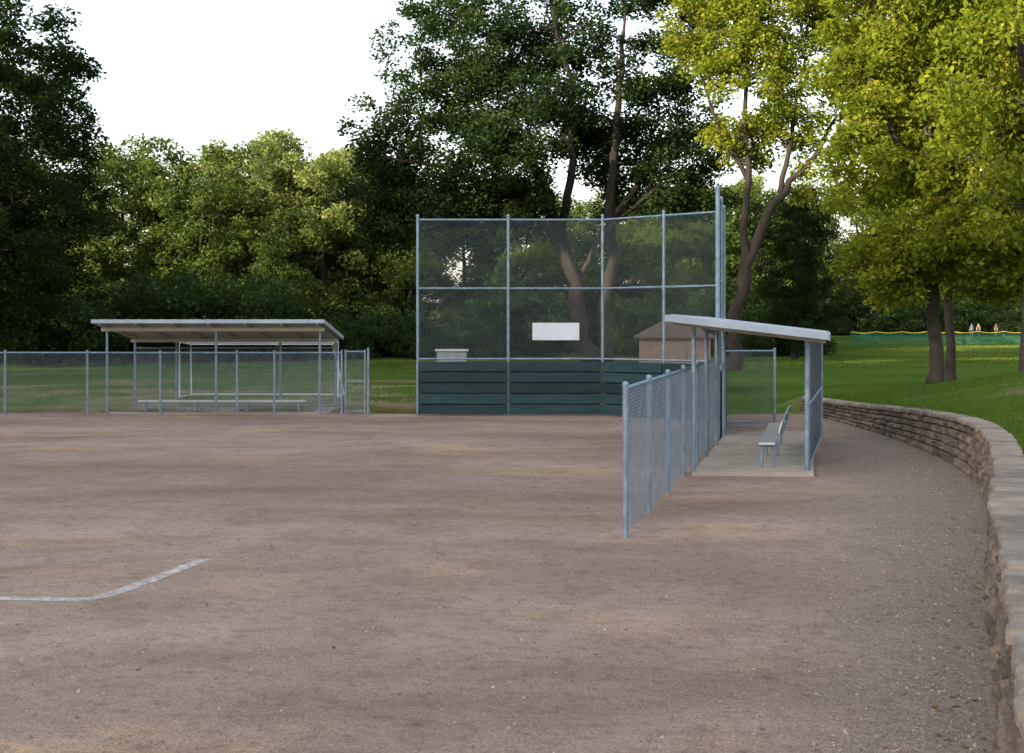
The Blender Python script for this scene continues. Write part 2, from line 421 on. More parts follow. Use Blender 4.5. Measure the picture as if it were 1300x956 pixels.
# ------------------------------------------------------------------ pebbles & litter
M_peb = simple_mat('pebble_stone', (0.12,0.095,0.080), (0.36,0.305,0.26), 9, 0.9, isl=0.5)
M_litter = simple_mat('dead_leaf', (0.10,0.055,0.025), (0.26,0.15,0.07), 7, 0.9)
def pebbles():
    rs = RS(21); n = 14000
    y = 6.5 + 28*rs.uniform(0, 1, n)**1.5
    x = rs.uniform(-0.40, 0.37, n)*y
    dens = 0.5+0.5*np.sin(x*0.9+np.sin(y*0.7)*1.5)*np.sin(y*0.6+np.cos(x*0.8))
    wx = np.interp(y, wp[:,1], wp[:,0]); ok = (x < wx-0.08) & (rs.rand(n) < 0.2+0.8*dens); x = x[ok]; y = y[ok]
    n2 = 7500; y2 = 7+24*rs.uniform(0,1,n2)**1.3; x2 = np.interp(y2, wp[:,1], wp[:,0])-0.1-np.abs(rs.normal(0,0.8,n2))
    x = np.concatenate([x, x2]); y = np.concatenate([y, y2]); n = len(x)
    r = 0.003+0.013*rs.uniform(0,1,n)**7 + 0.0035*rs.rand(n)
    octa = np.array([(1,0,0),(0,1,0),(-1,0,0),(0,-1,0),(0,0,0.8),(0,0,-0.5)], float)
    A = rs.uniform(0, 6.28, n); sc = rs.uniform(0.6, 1.5, (n, 6, 1))
    co = octa[None]*sc*r[:,None,None]
    ca, sa = np.cos(A)[:,None], np.sin(A)[:,None]
    X = co[:,:,0]*ca-co[:,:,1]*sa+x[:,None]; Y = co[:,:,0]*sa+co[:,:,1]*ca+y[:,None]; Z = co[:,:,2]+0.005
    C = np.stack([X,Y,Z], 2).reshape(-1,3)
    fac = np.array([(0,1,4),(1,2,4),(2,3,4),(3,0,4)])
    F = (fac[None]+6*np.arange(n)[:,None,None]).reshape(-1,3)
    me = bpy.data.meshes.new('gravel'); me.from_pydata(C.tolist(), [], F.tolist()); me.materials.append(M_peb)
    link(bpy.data.objects.new('gravel', me))
pebbles()
rs = RS(31); n = 330
s = rs.uniform(13, WL-2, n); V = []
for k in range(n):
    p, T, O = wpt(s[k]); q = p - O*abs(rs.normal(0.05, 0.40)) - O*0.04
    a = rs.uniform(0, 6.28); L = rs.uniform(0.015, 0.035)
    u = Vector((math.cos(a), math.sin(a), rs.uniform(-.2,.3)))*L; v = Vector((-math.sin(a), math.cos(a), rs.uniform(-.2,.3)))*L*0.6
    c = Vector((q.x, q.y, 0.014))
    V += [c-u, c-v, c+u, c+v]
me = np_mesh('leaf_litter', np.array([tuple(v) for v in V]), 4, M_litter); link(bpy.data.objects.new('leaf_litter', me))

mb = MB(); cl = [(-7.5,12.9),(-5.2,12.55),(-4.3,12.42),(-3.75,12.40),(-3.55,12.7),(-3.38,13.4),(-3.15,14.5)]
cl = catmull(cl, 6)
for i in range(len(cl)-1):
    a, b_ = cl[i], cl[i+1]; t = b_-a; t /= np.linalg.norm(t); nn = np.array([-t[1], t[0]])*0.075
    mb.add([(a[0]-nn[0],a[1]-nn[1],0.008),(b_[0]-nn[0],b_[1]-nn[1],0.008),(b_[0]+nn[0],b_[1]+nn[1],0.008),(a[0]+nn[0],a[1]+nn[1],0.008)], [(0,1,2,3)])
mb.obj('chalk_line', M_chalk)

# ------------------------------------------------------------------ chain link
def chain_mesh(mb, p0, p1, z0, z1, sp=0.075, r=0.0022):
    p0 = Vector((p0[0], p0[1], 0)); p1 = Vector((p1[0], p1[1], 0))
    d_ = p1-p0; L = d_.length; d_.normalize(); nrm = Vector((-d_.y, d_.x, 0)); H = z1-z0
    for sg in (1, -1):
        k = -H
        t = (d_*sg + Vector((0,0,1))).normalized(); w = t.cross(nrm)
        o = [nrm*r, (w*0.87-nrm*0.5)*r, (-w*0.87-nrm*0.5)*r]
        while k < L:
            v0 = max(0, -k); v1 = min(H, L-k)
            if v1-v0 > 0.02:
                m = max(1, int(math.ceil((v1-v0)/0.28))); vs = []; fs = []
                for q in range(m+1):
                    v = v0+(v1-v0)*q/m; u = k+v
                    if sg < 0: u = L-u
                    A = p0+d_*u+nrm*r*sg+Vector((0,0,z0+v)); vs += [A+e for e in o]
                for q in range(m):
                    a = 3*q; fs += [(a,a+1,a+4,a+3),(a+1,a+2,a+5,a+4),(a+2,a,a+3,a+5)]
                mb.add(vs, fs)
            k += sp
def fence(name, posts, H, rtop=0.022, rpost=0.03, bottom_gap=0.04, sp=0.075, wire=0.0022, bottom_rail=False, wm=None):
    E = empty(name)
    P = MB(); R = MB(); W = MB()
    for i, p in enumerate(posts):
        P.tube([(p[0],p[1],0),(p[0],p[1],H+0.03)], rpost, 10); P.ball((p[0],p[1],H+0.03), rpost*1.25, 8, 4)
    for a, b_ in zip(posts[:-1], posts[1:]):
        R.tube([(a[0],a[1],H-0.01),(b_[0],b_[1],H-0.01)], rtop, 8)
        if bottom_rail: R.tube([(a[0],a[1],0.1),(b_[0],b_[1],0.1)], rtop*0.8, 8)
        chain_mesh(W, a, b_, bottom_gap, H-0.01, sp, wire)
        for z in (0.3, H*0.5, H-0.25):
            P.tube([(a[0],a[1],z),(a[0],a[1],z+0.025)], rpost*1.12, 8)
    P.obj('posts', M_metal, E); R.obj('rails', M_metal, E); W.obj('wire_mesh', wm or M_wire, E)
    return E

def lerp(a, b_, t): return (a[0]+(b_[0]-a[0])*t, a[1]+(b_[1]-a[1])*t)
FN, FF = (1.28,16.0), (4.33,29.9)
FH = 1.70
ft = [0, 0.155, 0.315, 0.48, 0.65, 0.82, 0.985]
fence('chain_link_fence', [lerp(FN, FF, t) for t in ft], FH, sp=0.082, wire=0.0027, rpost=0.034, rtop=0.024)
lp = [(-24.5,37.9),(-21.7,37.9),(-19.0,37.9),(-16.2,37.9),(-13.55,37.9),(-11.35,37.9),(-9.4,37.9),(-7.35,37.9),(-6.35,37.9),(-4.55,37.9)]
fence('chain_link_fence', lp, 1.68, sp=0.08, wire=0.0024)
E = empty('chain_link_gate'); P = MB(); W = MB()
ga, gb = (-4.45,37.9),(-3.93,37.9)
for p in (ga, gb): P.tube([(p[0],p[1],0.05),(p[0],p[1],1.72)], 0.025, 10); P.ball((p[0],p[1],1.72),0.032)
P.tube([(gb[0]+0.08,37.95,0),(gb[0]+0.08,37.95,1.8)],0.035,10)
for z in (0.1, 0.9, 1.7): P.tube([(ga[0],ga[1],z),(gb[0],gb[1],z)], 0.02, 8)
chain_mesh(W, ga, gb, 0.1, 1.7, 0.08, 0.0024)
P.obj('frame', M_metal, E); W.obj('wire_mesh', M_wire, E)
fence('chain_link_fence', [(4.95,33.6),(6.28,33.9)], 1.80, sp=0.08, wire=0.0038, bottom_rail=True, wm=M_wire2)

# ------------------------------------------------------------------ backstop
E = empty('baseball_backstop'); P = MB(); R = MB(); W = MB(); B = MB()
A0, A1, A2 = (-2.5,37.6), (-0.1,37.6), (2.4,37.6)
B1, B2 = (3.87,36.15), (5.2,34.85); C2 = (4.36,30.05); C1 = lerp(B2, C2, 0.5)
HT = 5.2; HB = 1.45; HM = 3.38
for p in (A0, A1, A2, B1): 
    P.tube([(p[0],p[1],0),(p[0],p[1],HT+0.1)], 0.04, 10); P.ball((p[0],p[1],HT+0.1), 0.05)
for p, h in ((B2,5.3),(C1,5.3),(C2,5.32)):
    P.tube([(p[0],p[1],0),(p[0],p[1],h)], 0.05, 12); P.ball((p[0],p[1],h), 0.06)
spans = ((A0,A1),(A1,A2),(A2,B1),(B1,B2),(B2,C1),(C1,C2))
for a, b_ in spans:
    for z in (HB+0.06, HM, HT): R.tube([(a[0],a[1],z),(b_[0],b_[1],z)], 0.026, 8)
    chain_mesh(W, a, b_, HB+0.05, HT, 0.082, 0.0028)
rb = random.Random(9)
for a, b_ in spans:
    a3 = Vector((*a,0)); b3 = Vector((*b_,0)); T = (b3-a3); L = T.length; T.normalize(); O = Vector((-T.y,T.x,0))
    z = 0.03; nb = 5; hh = (HB-0.03)/nb
    for k in range(nb):
        Zt = (Vector((0,0,1))+T*rb.uniform(-0.002,0.002)).normalized()
        off = -0.065 - rb.uniform(0,0.018)
        B.box((a3+b3)/2+O*off+Vector((0,0,z+hh/2)), (L-0.03+rb.uniform(-.02,.0), 0.04, hh-0.02-rb.uniform(0,.014)), (T,O,Zt), 0.006)
        z += hh
    B.box((a3+b3)/2+O*0.07+Vector((0,0,0.72)), (L-0.12,0.03,1.36), (T,O,Vector((0,0,1))))
P.obj('posts', M_metal, E); R.obj('rails', M_metal, E); W.obj('wire_mesh', M_wire2, E); B.obj('kick_boards', M_green, E)
E = empty('sign_board'); S = MB(); S.box((1.16,37.50,2.235), (1.24,0.02,0.46), None, 0.006); S.obj('panel', M_sign, E)
S = MB()
for x in (0.65,1.67):
    for z in (2.08,2.39): S.tube([(x,37.485,z),(x,37.60,z)], 0.012, 6)
S.obj('bolts', M_metal, E)

# ------------------------------------------------------------------ right dugout
E = empty('dugout')
def on(x, y, y2): return (x+0.22*(y2-y), y2)
zl, zr = 2.56, 2.27
nl = (2.42,22.1); nr = (4.92,22.1); LEN = 8.0
fl = on(*nl, 22.1+LEN); fr_ = on(*nr, 22.1+LEN)
R = MB(); R.slab([(nl[0],nl[1],zl),(nr[0],nr[1],zr),(fr_[0],fr_[1],zr),(fl[0],fl[1],zl)], 0.035)
for k in range(1, 20):
    t = k/20; a = lerp(nl, fl, t); b_ = lerp(nr, fr_, t)
    R.tube([(a[0]+.01,a[1],zl+0.006),(b_[0]-.01,b_[1],zr+0.006)], 0.014, 6)
R.obj('roof_sheet', M_roof, E)
F = MB()
def beam(mb, a, b_, w, h):
    a = Vector(a); b_ = Vector(b_); t = (b_-a); L = t.length; t.normalize()
    s = t.cross(Vector((0,0,1))).normalized(); u = s.cross(t)
    mb.box((a+b_)/2, (L, w, h), (t, -s, u))
beam(F, (nl[0]-.012,nl[1]-0.022,zl-0.05),(nr[0]+.012,nr[1]-0.022,zr-0.05), 0.035, 0.10)
beam(F, (fl[0],fl[1]+0.022,zl-0.055),(fr_[0],fr_[1]+0.022,zr-0.055), 0.035, 0.115)
beam(F, (nr[0]+0.025,nr[1],zr-0.05),(fr_[0]+0.025,fr_[1],zr-0.05), 0.035, 0.12)
beam(F, (nl[0]-0.025,nl[1],zl-0.05),(fl[0]-0.025,fl[1],zl-0.05), 0.035, 0.11)
F.obj('fascia', M_roof, E)
U = MB()
for t in (0.06,0.35,0.65,0.94):
    a = lerp(nl, fl, t); b_ = lerp(nr, fr_, t)
    beam(U, (a[0]+0.03,a[1],zl-0.10),(b_[0]-0.03,b_[1],zr-0.10), 0.05, 0.11)
U.obj('rafters', M_roofun, E)
P = MB()
for y2 in (22.75, 25.2, 27.6, 29.6):
    x, y = on(4.68,22.5,y2); P.tube([(x,y,0),(x,y,zr-0.10)], 0.042, 12)
    x, y = on(2.86,22.5,y2); P.tube([(x,y,0),(x,y,zl-0.16)], 0.036, 12)
P.obj('posts', M_metal, E)
W = MB(); R = MB()
a = on(4.68,22.5,22.75); b_ = (6.45,29.6)
chain_mesh(W, a, b_, 0.05, 2.12, 0.08, 0.0028)
for z in (0.08, 1.1, 2.12): R.tube([(a[0],a[1],z),(b_[0],b_[1],z)], 0.022, 8)
R.tube([(6.45,29.6,0),(6.45,29.6,2.16)], 0.04, 10)
W.obj('back_wire_mesh', M_wire, E); R.obj('back_rails', M_metal, E)
S = MB()
p1 = on(2.85,22.5,22.55); p2 = (4.78,22.45); p3 = (6.6,31.2); p4 = on(2.85,22.55,31.2)
S.slab([(p1[0],p1[1],0.07),(p2[0],p2[1],0.07),(p3[0],p3[1],0.07),(p4[0],p4[1],0.07)], 0.1); S.obj('concrete_pad', M_conc, E)

def bench(name, a, b_, seat_w, back=True, side=1, zs=0.47, z0=0.07, legs=3):
    E = empty(name); a = Vector((*a,0)); b_ = Vector((*b_,0)); T = (b_-a); L = T.length; T.normalize(); O = Vector((T.y,-T.x,0))*side
    S = MB(); c = (a+b_)/2; Z = Vector((0,0,1))
    S.box(c+Z*zs, (L, seat_w, 0.045), (T, O, Z) if side > 0 else (T*-1, O, Z), 0.008); S.obj('seat', M_alu, E)
    Lg = MB()
    for k in range(legs):
        p = a+T*(0.18+(L-0.36)*k/(legs-1))
        for q in (-1, 1):
            Lg.tube([p+O*q*seat_w*0.36+Z*z0, p+O*q*seat_w*0.30+Z*(zs-0.022)], 0.026, 8)
        Lg.tube([p-O*seat_w*0.45+Z*(zs-0.045), p+O*seat_w*0.5+Z*(zs-0.045)], 0.02, 8)
        if back: Lg.tube([p+O*seat_w*0.5+Z*(zs-0.045), p+O*(seat_w*0.5+0.04)+Z*(zs-0.01), p+O*(seat_w*0.5+0.15)+Z*(zs+0.38)], 0.018, 8)
    Lg.obj('legs', M_metal, E)
    if back:
        Bk = MB(); u = (Z+O*0.26).normalized(); w = O-u*O.dot(u); w.normalize()
        Bk.box(c+O*(seat_w*0.5+0.085)+Z*(zs+0.27), (L, 0.03, 0.2), (T, w, u), 0.006); Bk.obj('backrest', M_alu, E)
    return E
bench('dugout_bench', (4.15,23.1), (4.15+0.22*4.6,27.7), 0.27, True, 1)

# ------------------------------------------------------------------ left dugout
E = empty('dugout')
xl, xr = -11.05, -4.98; yf, yb = 37.35, 41.6; zf, zb = 2.55, 2.08
R = MB(); R.slab([(xl,yf,zf),(xr,yf,zf),(xr,yb,zb),(xl,yb,zb)], 0.03)
for k in range(1, 20):
    x = xl+(xr-xl)*k/20; R.tube([(x,yf,zf+0.004),(x,yb,zb+0.004)], 0.014, 6)
R.obj('roof_sheet', M_roof, E)
F = MB()
beam(F, (xl-.03,yf-0.02,zf-0.045),(xr+.03,yf-0.02,zf-0.045), 0.035, 0.10)
beam(F, (xl-.03,yb+0.02,zb-0.045),(xr+.03,yb+0.02,zb-0.045), 0.035, 0.10)
beam(F, (xl-0.022,yf,zf-0.045),(xl-0.022,yb,zb-0.045), 0.035, 0.10)
beam(F, (xr+0.022,yf,zf-0.045),(xr+0.022,yb,zb-0.045), 0.035, 0.10)
F.obj('fascia', M_roof, E)
U = MB()
for k in range(7):
    x = xl+0.15+(xr-xl-0.3)*k/6; beam(U, (x,yf+0.03,zf-0.085),(x,yb-0.03,zb-0.085), 0.05, 0.10)
for t in (0.15, 0.85):
    beam(U, (xl+.05,yf+(yb-yf)*t,zf+(zb-zf)*t-0.19),(xr-.05,yf+(yb-yf)*t,zf+(zb-zf)*t-0.19), 0.07, 0.1)
U.slab([(xl+.02,yf+.02,zf-0.033),(xr-.02,yf+.02,zf-0.033),(xr-.02,yb-.02,zb-0.033),(xl+.02,yb-.02,zb-0.033)], 0.006)
U.obj('rafters', M_roofun, E)
P = MB()
for x in (-10.85,-7.93,-5.15): P.tube([(x,38.0,0),(x,38.0,zf-0.24)], 0.035, 12)
for x in (-10.9,-9.7,-6.7,-5.1): P.tube([(x,41.0,0),(x,41.0,zb-0.14)], 0.035, 12)
P.obj('posts', M_metal, E)
W = MB(); R = MB(); chain_mesh(W, (-10.9,41.0), (-5.1,41.0), 0.05, 1.75, 0.09, 0.0024)
for z in (0.08,1.75): R.tube([(-10.9,41,z),(-5.1,41,z)], 0.02, 8)
W.obj('back_wire_mesh', M_wire, E); R.obj('back_rails', M_metal, E)
S = MB(); S.slab([(-11,38.15,0.03),(-5,38.15,0.03),(-5,41.2,0.03),(-11,41.2,0.03)], 0.06); S.obj('concrete_pad', M_conc, E)
bench('dugout_bench', (-10.2,38.75), (-5.65,38.75), 0.26, False, 1, zs=0.33, z0=0.02, legs=4)

# ------------------------------------------------------------------ soccer goal
M_white = simple_mat('white_tube', (0.36,0.39,0.43), (0.47,0.50,0.53), 3, 0.5)
E = empty('soccer_goal'); G = MB(); gy = 46.5; g0, g1, gh = -10.9, -5.7, 1.85
G.tube([(g0,gy,0.04),(g0,gy,gh),(g1,gy,gh),(g1,gy,0.04)], 0.035, 8)
for x, sg in ((g0,1),(g1,-1)):
    G.tube([(x,gy,gh),(x+0.25*sg,gy+0.5,gh-0.08),(x,gy+1.7,0.05),(x,gy,0.05)], 0.028, 8)
G.tube([(g0,gy+1.7,0.05),(g1,gy+1.7,0.05)], 0.028, 8); G.tube([(g0+.25,gy+0.5,gh-.08),(g1-.25,gy+0.5,gh-.08)], 0.022, 8)
G.obj('frame', M_white, E)

M_cab = simple_mat('cabinet_grey', (0.20,0.23,0.25), (0.28,0.31,0.33), 3, 0.5, 0.2, grime=(0.14,0.15,0.15))
E = empty('equipment_cabinet'); S = MB(); cx_, cy_ = -1.68, 39.6
S.box((cx_,cy_,0.86), (0.82,0.60,1.62), None, 0.012); S.obj('body', M_cab, E)
S = MB(); S.box((cx_,cy_,1.705), (0.92,0.70,0.06), None, 0.01); S.obj('lid', M_alu, E)
S = MB()
for dx in (-0.2, 0.2): S.box((cx_+dx,cy_-0.308,0.9), (0.37,0.014,1.45), None, 0.003)
for z in (1.3,1.36,1.42,1.48):
    for dx in (-0.2, 0.2): S.box((cx_+dx,cy_-0.322,z), (0.24,0.012,0.02))
for dx in (-0.04, 0.04): S.box((cx_+dx,cy_-0.33,0.95), (0.02,0.03,0.12))
for dx in (-0.35,0.35):
    for dy in (-.24,.24): S.box((cx_+dx,cy_+dy,0.025), (0.06,0.06,0.05))
S.obj('doors', M_cab, E)

# ------------------------------------------------------------------ storage shed
M_wall = simple_mat('shed_siding', (0.17,0.118,0.098), (0.225,0.158,0.13), 2, 0.8, stretch=(1,1,4))
M_shin = simple_mat('shed_shingles', (0.055,0.038,0.030), (0.10,0.07,0.054), 5, 0.9, bump=0.6, bscale=20)
M_trim = simple_mat('shed_trim', (0.15,0.115,0.098), (0.19,0.15,0.13), 3, 0.7)
E = empty('storage_shed'); sx0, sx1, sy0, sy1 = 4.75, 7.0, 50.0, 53.0
S = MB(); S.box(((sx0+sx1)/2,(sy0+sy1)/2,0.98), (sx1-sx0,sy1-sy0,1.96)); 
k = sx0+0.12
while k < sx1-0.05: S.box((k, sy0-0.008, 0.98), (0.03,0.016,1.9)); k += 0.2
S.obj('walls', M_wall, E)
S = MB(); ov = 0.18; zr_ = 2.50; ze = 1.93; cx = (sx0+sx1)/2
v = [(sx0-ov,sy0-ov,ze),(sx1+ov,sy0-ov,ze),(sx1+ov,sy1+ov,ze),(sx0-ov,sy1+ov,ze),(cx-.35,sy0+1.0,zr_),(cx+.35,sy0+1.0,zr_),(cx+.35,sy1-1.0,zr_),(cx-.35,sy1-1.0,zr_)]
v2 = [(p[0],p[1],p[2]+0.07) for p in v]
S.add(v2+v[:4], [(0,1,5,4),(1,2,6,5),(2,3,7,6),(3,0,4,7),(4,5,6,7),(8,9,1,0),(9,10,2,1),(10,11,3,2),(11,8,0,3),(11,10,9,8)])
S.obj('roof', M_shin, E)
S = MB(); S.box((cx-.2,sy0-0.03,0.9),(0.9,0.03,1.75)); S.box((cx-.2,sy0-0.05,0.9),(0.04,0.02,1.7)); S.obj('door', M_trim, E)
S = MB(); S.box((cx+0.85,sy0-0.03,1.3),(0.3,0.03,0.4)); S.obj('vent', M_trim, E)

# ------------------------------------------------------------------ trees
def leaf_quads(C, size, rs, up_bias=0.5, aspect=0.62):
    n = len(C)
    nr = rs.normal(size=(n,3)); nr[:,2] = np.abs(nr[:,2])+up_bias; nr /= np.linalg.norm(nr, axis=1)[:,None]
    u = rs.normal(size=(n,3)); u -= nr*(u*nr).sum(1)[:,None]; u /= np.linalg.norm(u, axis=1)[:,None]
    v = np.cross(nr, u); s = (size*rs.uniform(0.6, 1.3, n))[:,None]
    fold = nr*s*0.12
    return np.stack([C-u*s*0.5, C-v*s*aspect*0.5+fold-u*s*0.05, C+u*s*0.5, C+v*s*aspect*0.5+fold-u*s*0.05], 1).reshape(-1,3)

def build_tree(name, seed, limbs, lobes, n_clumps, per, leaf, lmat, bmat, clump_r=0.75, parent=None, flat=0.65, shell=0.55, twig_r=0.035, offset=(0,0,0), low_node=1.5):
    rs = RS(seed); T = MB()
    nodes = []
    for li_, L in enumerate(limbs):
        pts = [Vector(p[:3]) for p in L]; rr = [p[3] for p in L]
        P2 = []; R2 = []
        for i in range(len(pts)-1):
            m = max(2, int((pts[i+1]-pts[i]).length/0.7))
            for k in range(m):
                t = k/m; p = pts[i].lerp(pts[i+1], t); r = rr[i]+(rr[i+1]-rr[i])*t
                if i+k > 0: p = p + Vector(rs.normal(size=3))*r*0.35
                P2.append(p); R2.append(r)
        P2.append(pts[-1]); R2.append(rr[-1])
        T.tube(P2, R2, 10, False)
        for p, r in zip(P2, R2):
            if p.z > pts[0].z + low_node or li_ > 0: nodes.append((p.x,p.y,p.z,r))
    ND = np.array(nodes)
    W = np.array([l[3]**2.2*(l[4] if len(l) > 4 else 1) for l in lobes]); W /= W.sum()
    for l in lobes:
        tgt = np.array(l[:3]); dd = np.linalg.norm(ND[:,:3]-tgt, axis=1) + 2.0*np.maximum(0, ND[:,2]-tgt[2]+0.5)
        j = int(np.argmin(dd)); a = Vector(ND[j,:3]); b_ = Vector(tgt); 
        if (b_-a).length < 0.8: continue
        r0 = min(ND[j,3]*0.7, 0.05+0.02*(b_-a).length); m = 6
        P2 = []; R2 = []
        for k in range(m+1):
            t = k/m; p = a.lerp(b_, t) + Vector((0,0,math.sin(t*math.pi)*0.12*(b_-a).length*rs.uniform(0.3,1))) + Vector(rs.normal(size=3))*0.10*(1 if 0 < k else 0)
            P2.append(p); R2.append(r0*(1-0.65*t))
        T.tube(P2, R2, 7, False)
        ND = np.concatenate([ND, [(p.x,p.y,p.z,r) for p, r in zip(P2[2:], R2[2:])]])
    li = rs.choice(len(lobes), n_clumps, p=W)
    dirs = rs.normal(size=(n_clumps,3)); dirs /= np.linalg.norm(dirs, axis=1)[:,None]
    rad = np.where(rs.rand(n_clumps) < shell, rs.uniform(0.75, 1.08, n_clumps), rs.rand(n_clumps)**0.5*0.8)
    LB = np.array([l[:4] for l in lobes]); CC = LB[li,:3] + dirs*rad[:,None]*LB[li,3][:,None]*np.array([1,1,0.9])
    cr = clump_r*rs.uniform(0.55, 1.35, n_clumps)
    for k in range(n_clumps):
        dd = np.linalg.norm(ND[:,:3]-CC[k], axis=1); j = int(np.argmin(dd)); a = Vector(ND[j,:3]); b_ = Vector(CC[k]); L_ = (b_-a).length
        if L_ > 0.3:
            mid = a.lerp(b_, 0.5)+Vector((0,0,0.1*L_))+Vector(rs.normal(size=3))*0.06*L_
            r0 = min(ND[j,3]*0.8, twig_r); T.tube([a, mid, b_], [r0, r0*0.6, r0*0.25], 4, False)
    tot = (per*(cr/clump_r)**2).astype(int)+4
    idx = np.repeat(np.arange(n_clumps), tot); n = len(idx)
    q = rs.normal(size=(n,3)); q /= np.linalg.norm(q, axis=1)[:,None]; q *= (rs.rand(n)**0.45)[:,None]
    C = CC[idx] + q*cr[idx][:,None]*np.array([1.0,1.0,flat]) ; C[:,2] -= 0.15*cr[idx]*(q[:,0]**2+q[:,1]**2)
    ctint = rs.rand(n_clumps)
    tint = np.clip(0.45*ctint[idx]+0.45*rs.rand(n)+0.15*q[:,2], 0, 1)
    me = np_mesh(name+'_foliage', leaf_quads(C, leaf, rs), 4, lmat, tint)
    E = empty(name, parent); E.location = offset
    tr = T.obj('trunk', bmat, E); fo = link(bpy.data.objects.new('foliage', me), E)
    return E, tr.data, me

def inst(name, src, loc, s=1, rot=0, sz=None):
    E = empty(name); E.location = loc; E.rotation_euler = (0,0,rot); E.scale = (s, s, sz or s)
    for nm, me in (('trunk', src[1]), ('foliage', src[2])):
        link(bpy.data.objects.new(nm, me), E)
    return E

Y = 80
oak_limbs = [
 [(4.3,Y,-0.1,0.62),(4.1,Y,1.2,0.48),(3.5,Y,4,0.42),(2.7,Y,7.6,0.36),(1.4,Y-0.5,11,0.26),(-1.5,Y-1,14,0.15)],
 [(5.3,Y+0.6,-0.1,0.5),(5.4,Y+.6,1.2,0.40),(5.6,Y+.6,5,0.34),(5.7,Y+.4,9.5,0.28),(5.9,Y,14,0.2),(6.3,Y,19,0.12)],
 [(2.7,Y,7.6,0.28),(3.4,Y-1,11,0.22),(3.2,Y-1.5,16,0.14),(2.0,Y-1,21,0.08)],
 [(5.7,Y+.5,8.5,0.2),(7.6,Y,11,0.16),(9.4,Y,13.5,0.1)],
 [(2.9,Y,7.0,0.22),(0.2,Y-1.5,9.4,0.17),(-3.5,Y-2,11,0.12),(-6.8,Y-2,11.6,0.07)],
 [(3.5,Y,4.5,0.16),(5.0,Y-.5,7.5,0.13),(8.0,Y-1,10.0,0.08)],
]
oak_lobes = [(-5.3,Y-1,11.9,3.3),(-2.2,Y-2,16.3,4.0),(-4.4,Y,19.0,3.2),(-7.1,Y-1,12.6,2.5),(-7.4,Y-1,9.9,2.2,2),(-5.6,Y-2,8.8,2.1,2.5),(-7.0,Y,7.6,1.5,2),
 (-0.6,Y-3,11.2,3.2,1.6),(2.2,Y+1,18,4.2),(6.7,Y+1,18.7,4.2),(9.5,Y,15.9,3.0),(10.4,Y+1,12.4,2.3,1.6),(4.9,Y+3,13.2,2.8,2),(0,Y,23,5,0.8),
 (6.2,Y,23.6,5,0.8),(8.4,Y,10.2,2.3,2),(10.6,Y,9.6,1.7,2),(-2.4,Y-2,8.8,2.3,2.2),(0.6,Y-1,9.3,2.0,2),(5.8,Y+2,10.4,1.8,1.6),(0.5,Y+4,15,4,1.3),(2,Y-4,14.5,3,1),(7,Y+4,14,3,1.3),(-5,Y+3,14,4),(10.5,Y+1,20,3)]
build_tree('oak_tree', 101, oak_limbs, oak_lobes, 1050, 140, 0.24, L_oak, M_bark, 0.95, shell=0.5)

Y = 75
l2 = [[(11.6,Y,-0.1,0.5),(11.8,Y,1.5,0.36),(12.2,Y,4.5,0.31),(12.9,Y,7.2,0.27),(14.2,Y,9.4,0.2),(16.0,Y,11.3,0.14),(17.2,Y,13.5,0.08)],
      [(12.2,Y,4.0,0.26),(12.3,Y,7,0.22),(12.5,Y,10,0.17),(12.3,Y,14,0.12),(12.6,Y,18,0.07)],
      [(12.5,Y,10,0.14),(10.8,Y-.5,13,0.1),(9.8,Y-.5,16,0.06)],
      [(14.2,Y,9.4,0.16),(14.8,Y-.5,13,0.11),(15.5,Y,16.5,0.06)]]
b2 = [(15,Y,14.6,2.5),(12.1,Y-1,15.2,2.7),(10.4,Y,17.9,2.6),(12.9,Y,19.3,3.6),(16.4,Y,17.3,3.0),(17.4,Y,12.4,2.2),(13.9,Y+1,12.6,1.8,1),(17.5,Y,20.5,3),(19.5,Y,14.5,2.5),(11.3,Y,21,3),(11.8,Y+1,12.2,1.6,1.2),(16.5,Y,9.6,1.6,1.2)]
build_tree('sycamore_tree', 102, l2, b2, 470, 125, 0.24, L_syc, M_bark, 0.85)

Y = 44; zb_ = bank_at(13.2, Y)-0.08
l3 = [[(13.25,Y,zb_,0.34),(13.2,Y,zb_+0.35,0.23),(13.1,Y,zb_+2.2,0.20),(13.0,Y,5.5,0.17),(13.0,Y,9,0.12),(13.1,Y,14,0.06)],
      [(13.1,Y,3.2,0.12),(12.2,Y-.6,4.6,0.09),(11.0,Y-.9,5.2,0.05)],[(13.05,Y,3.6,0.12),(14.2,Y-.4,5.0,0.09),(15.4,Y-.5,6.0,0.05)],
      [(13,Y,6,0.11),(11.8,Y,8.4,0.08),(11,Y,10.3,0.05)],[(13,Y,7,0.11),(14.3,Y,9,0.08),(15.3,Y,11,0.05)]]
b3 = [(11.7,Y-1,4.6,1.6,1.3),(10.9,Y-1,4.0,1.2,1.8),(13.0,Y-1.5,5.3,1.8,1.2),(14.9,Y-1,4.6,1.7,1.5),(11.9,Y,7.6,2.1),(14.2,Y-.5,7.6,2.3),(10.9,Y,9.8,1.6),(13,Y,10.3,2.4),
      (15.4,Y,9.8,2.1),(11.6,Y,12.2,2.0),(13.9,Y,12.6,2.3),(16.1,Y,6.4,2.0),(13,Y,14.8,2.2),(13,Y+2,8,2.5),(12.5,Y+2,11.5,2.3),(15.5,Y+1.5,12.5,2)]
build_tree('sycamore_tree', 103, l3, b3, 540, 130, 0.20, L_syc, M_bark2, 0.60)

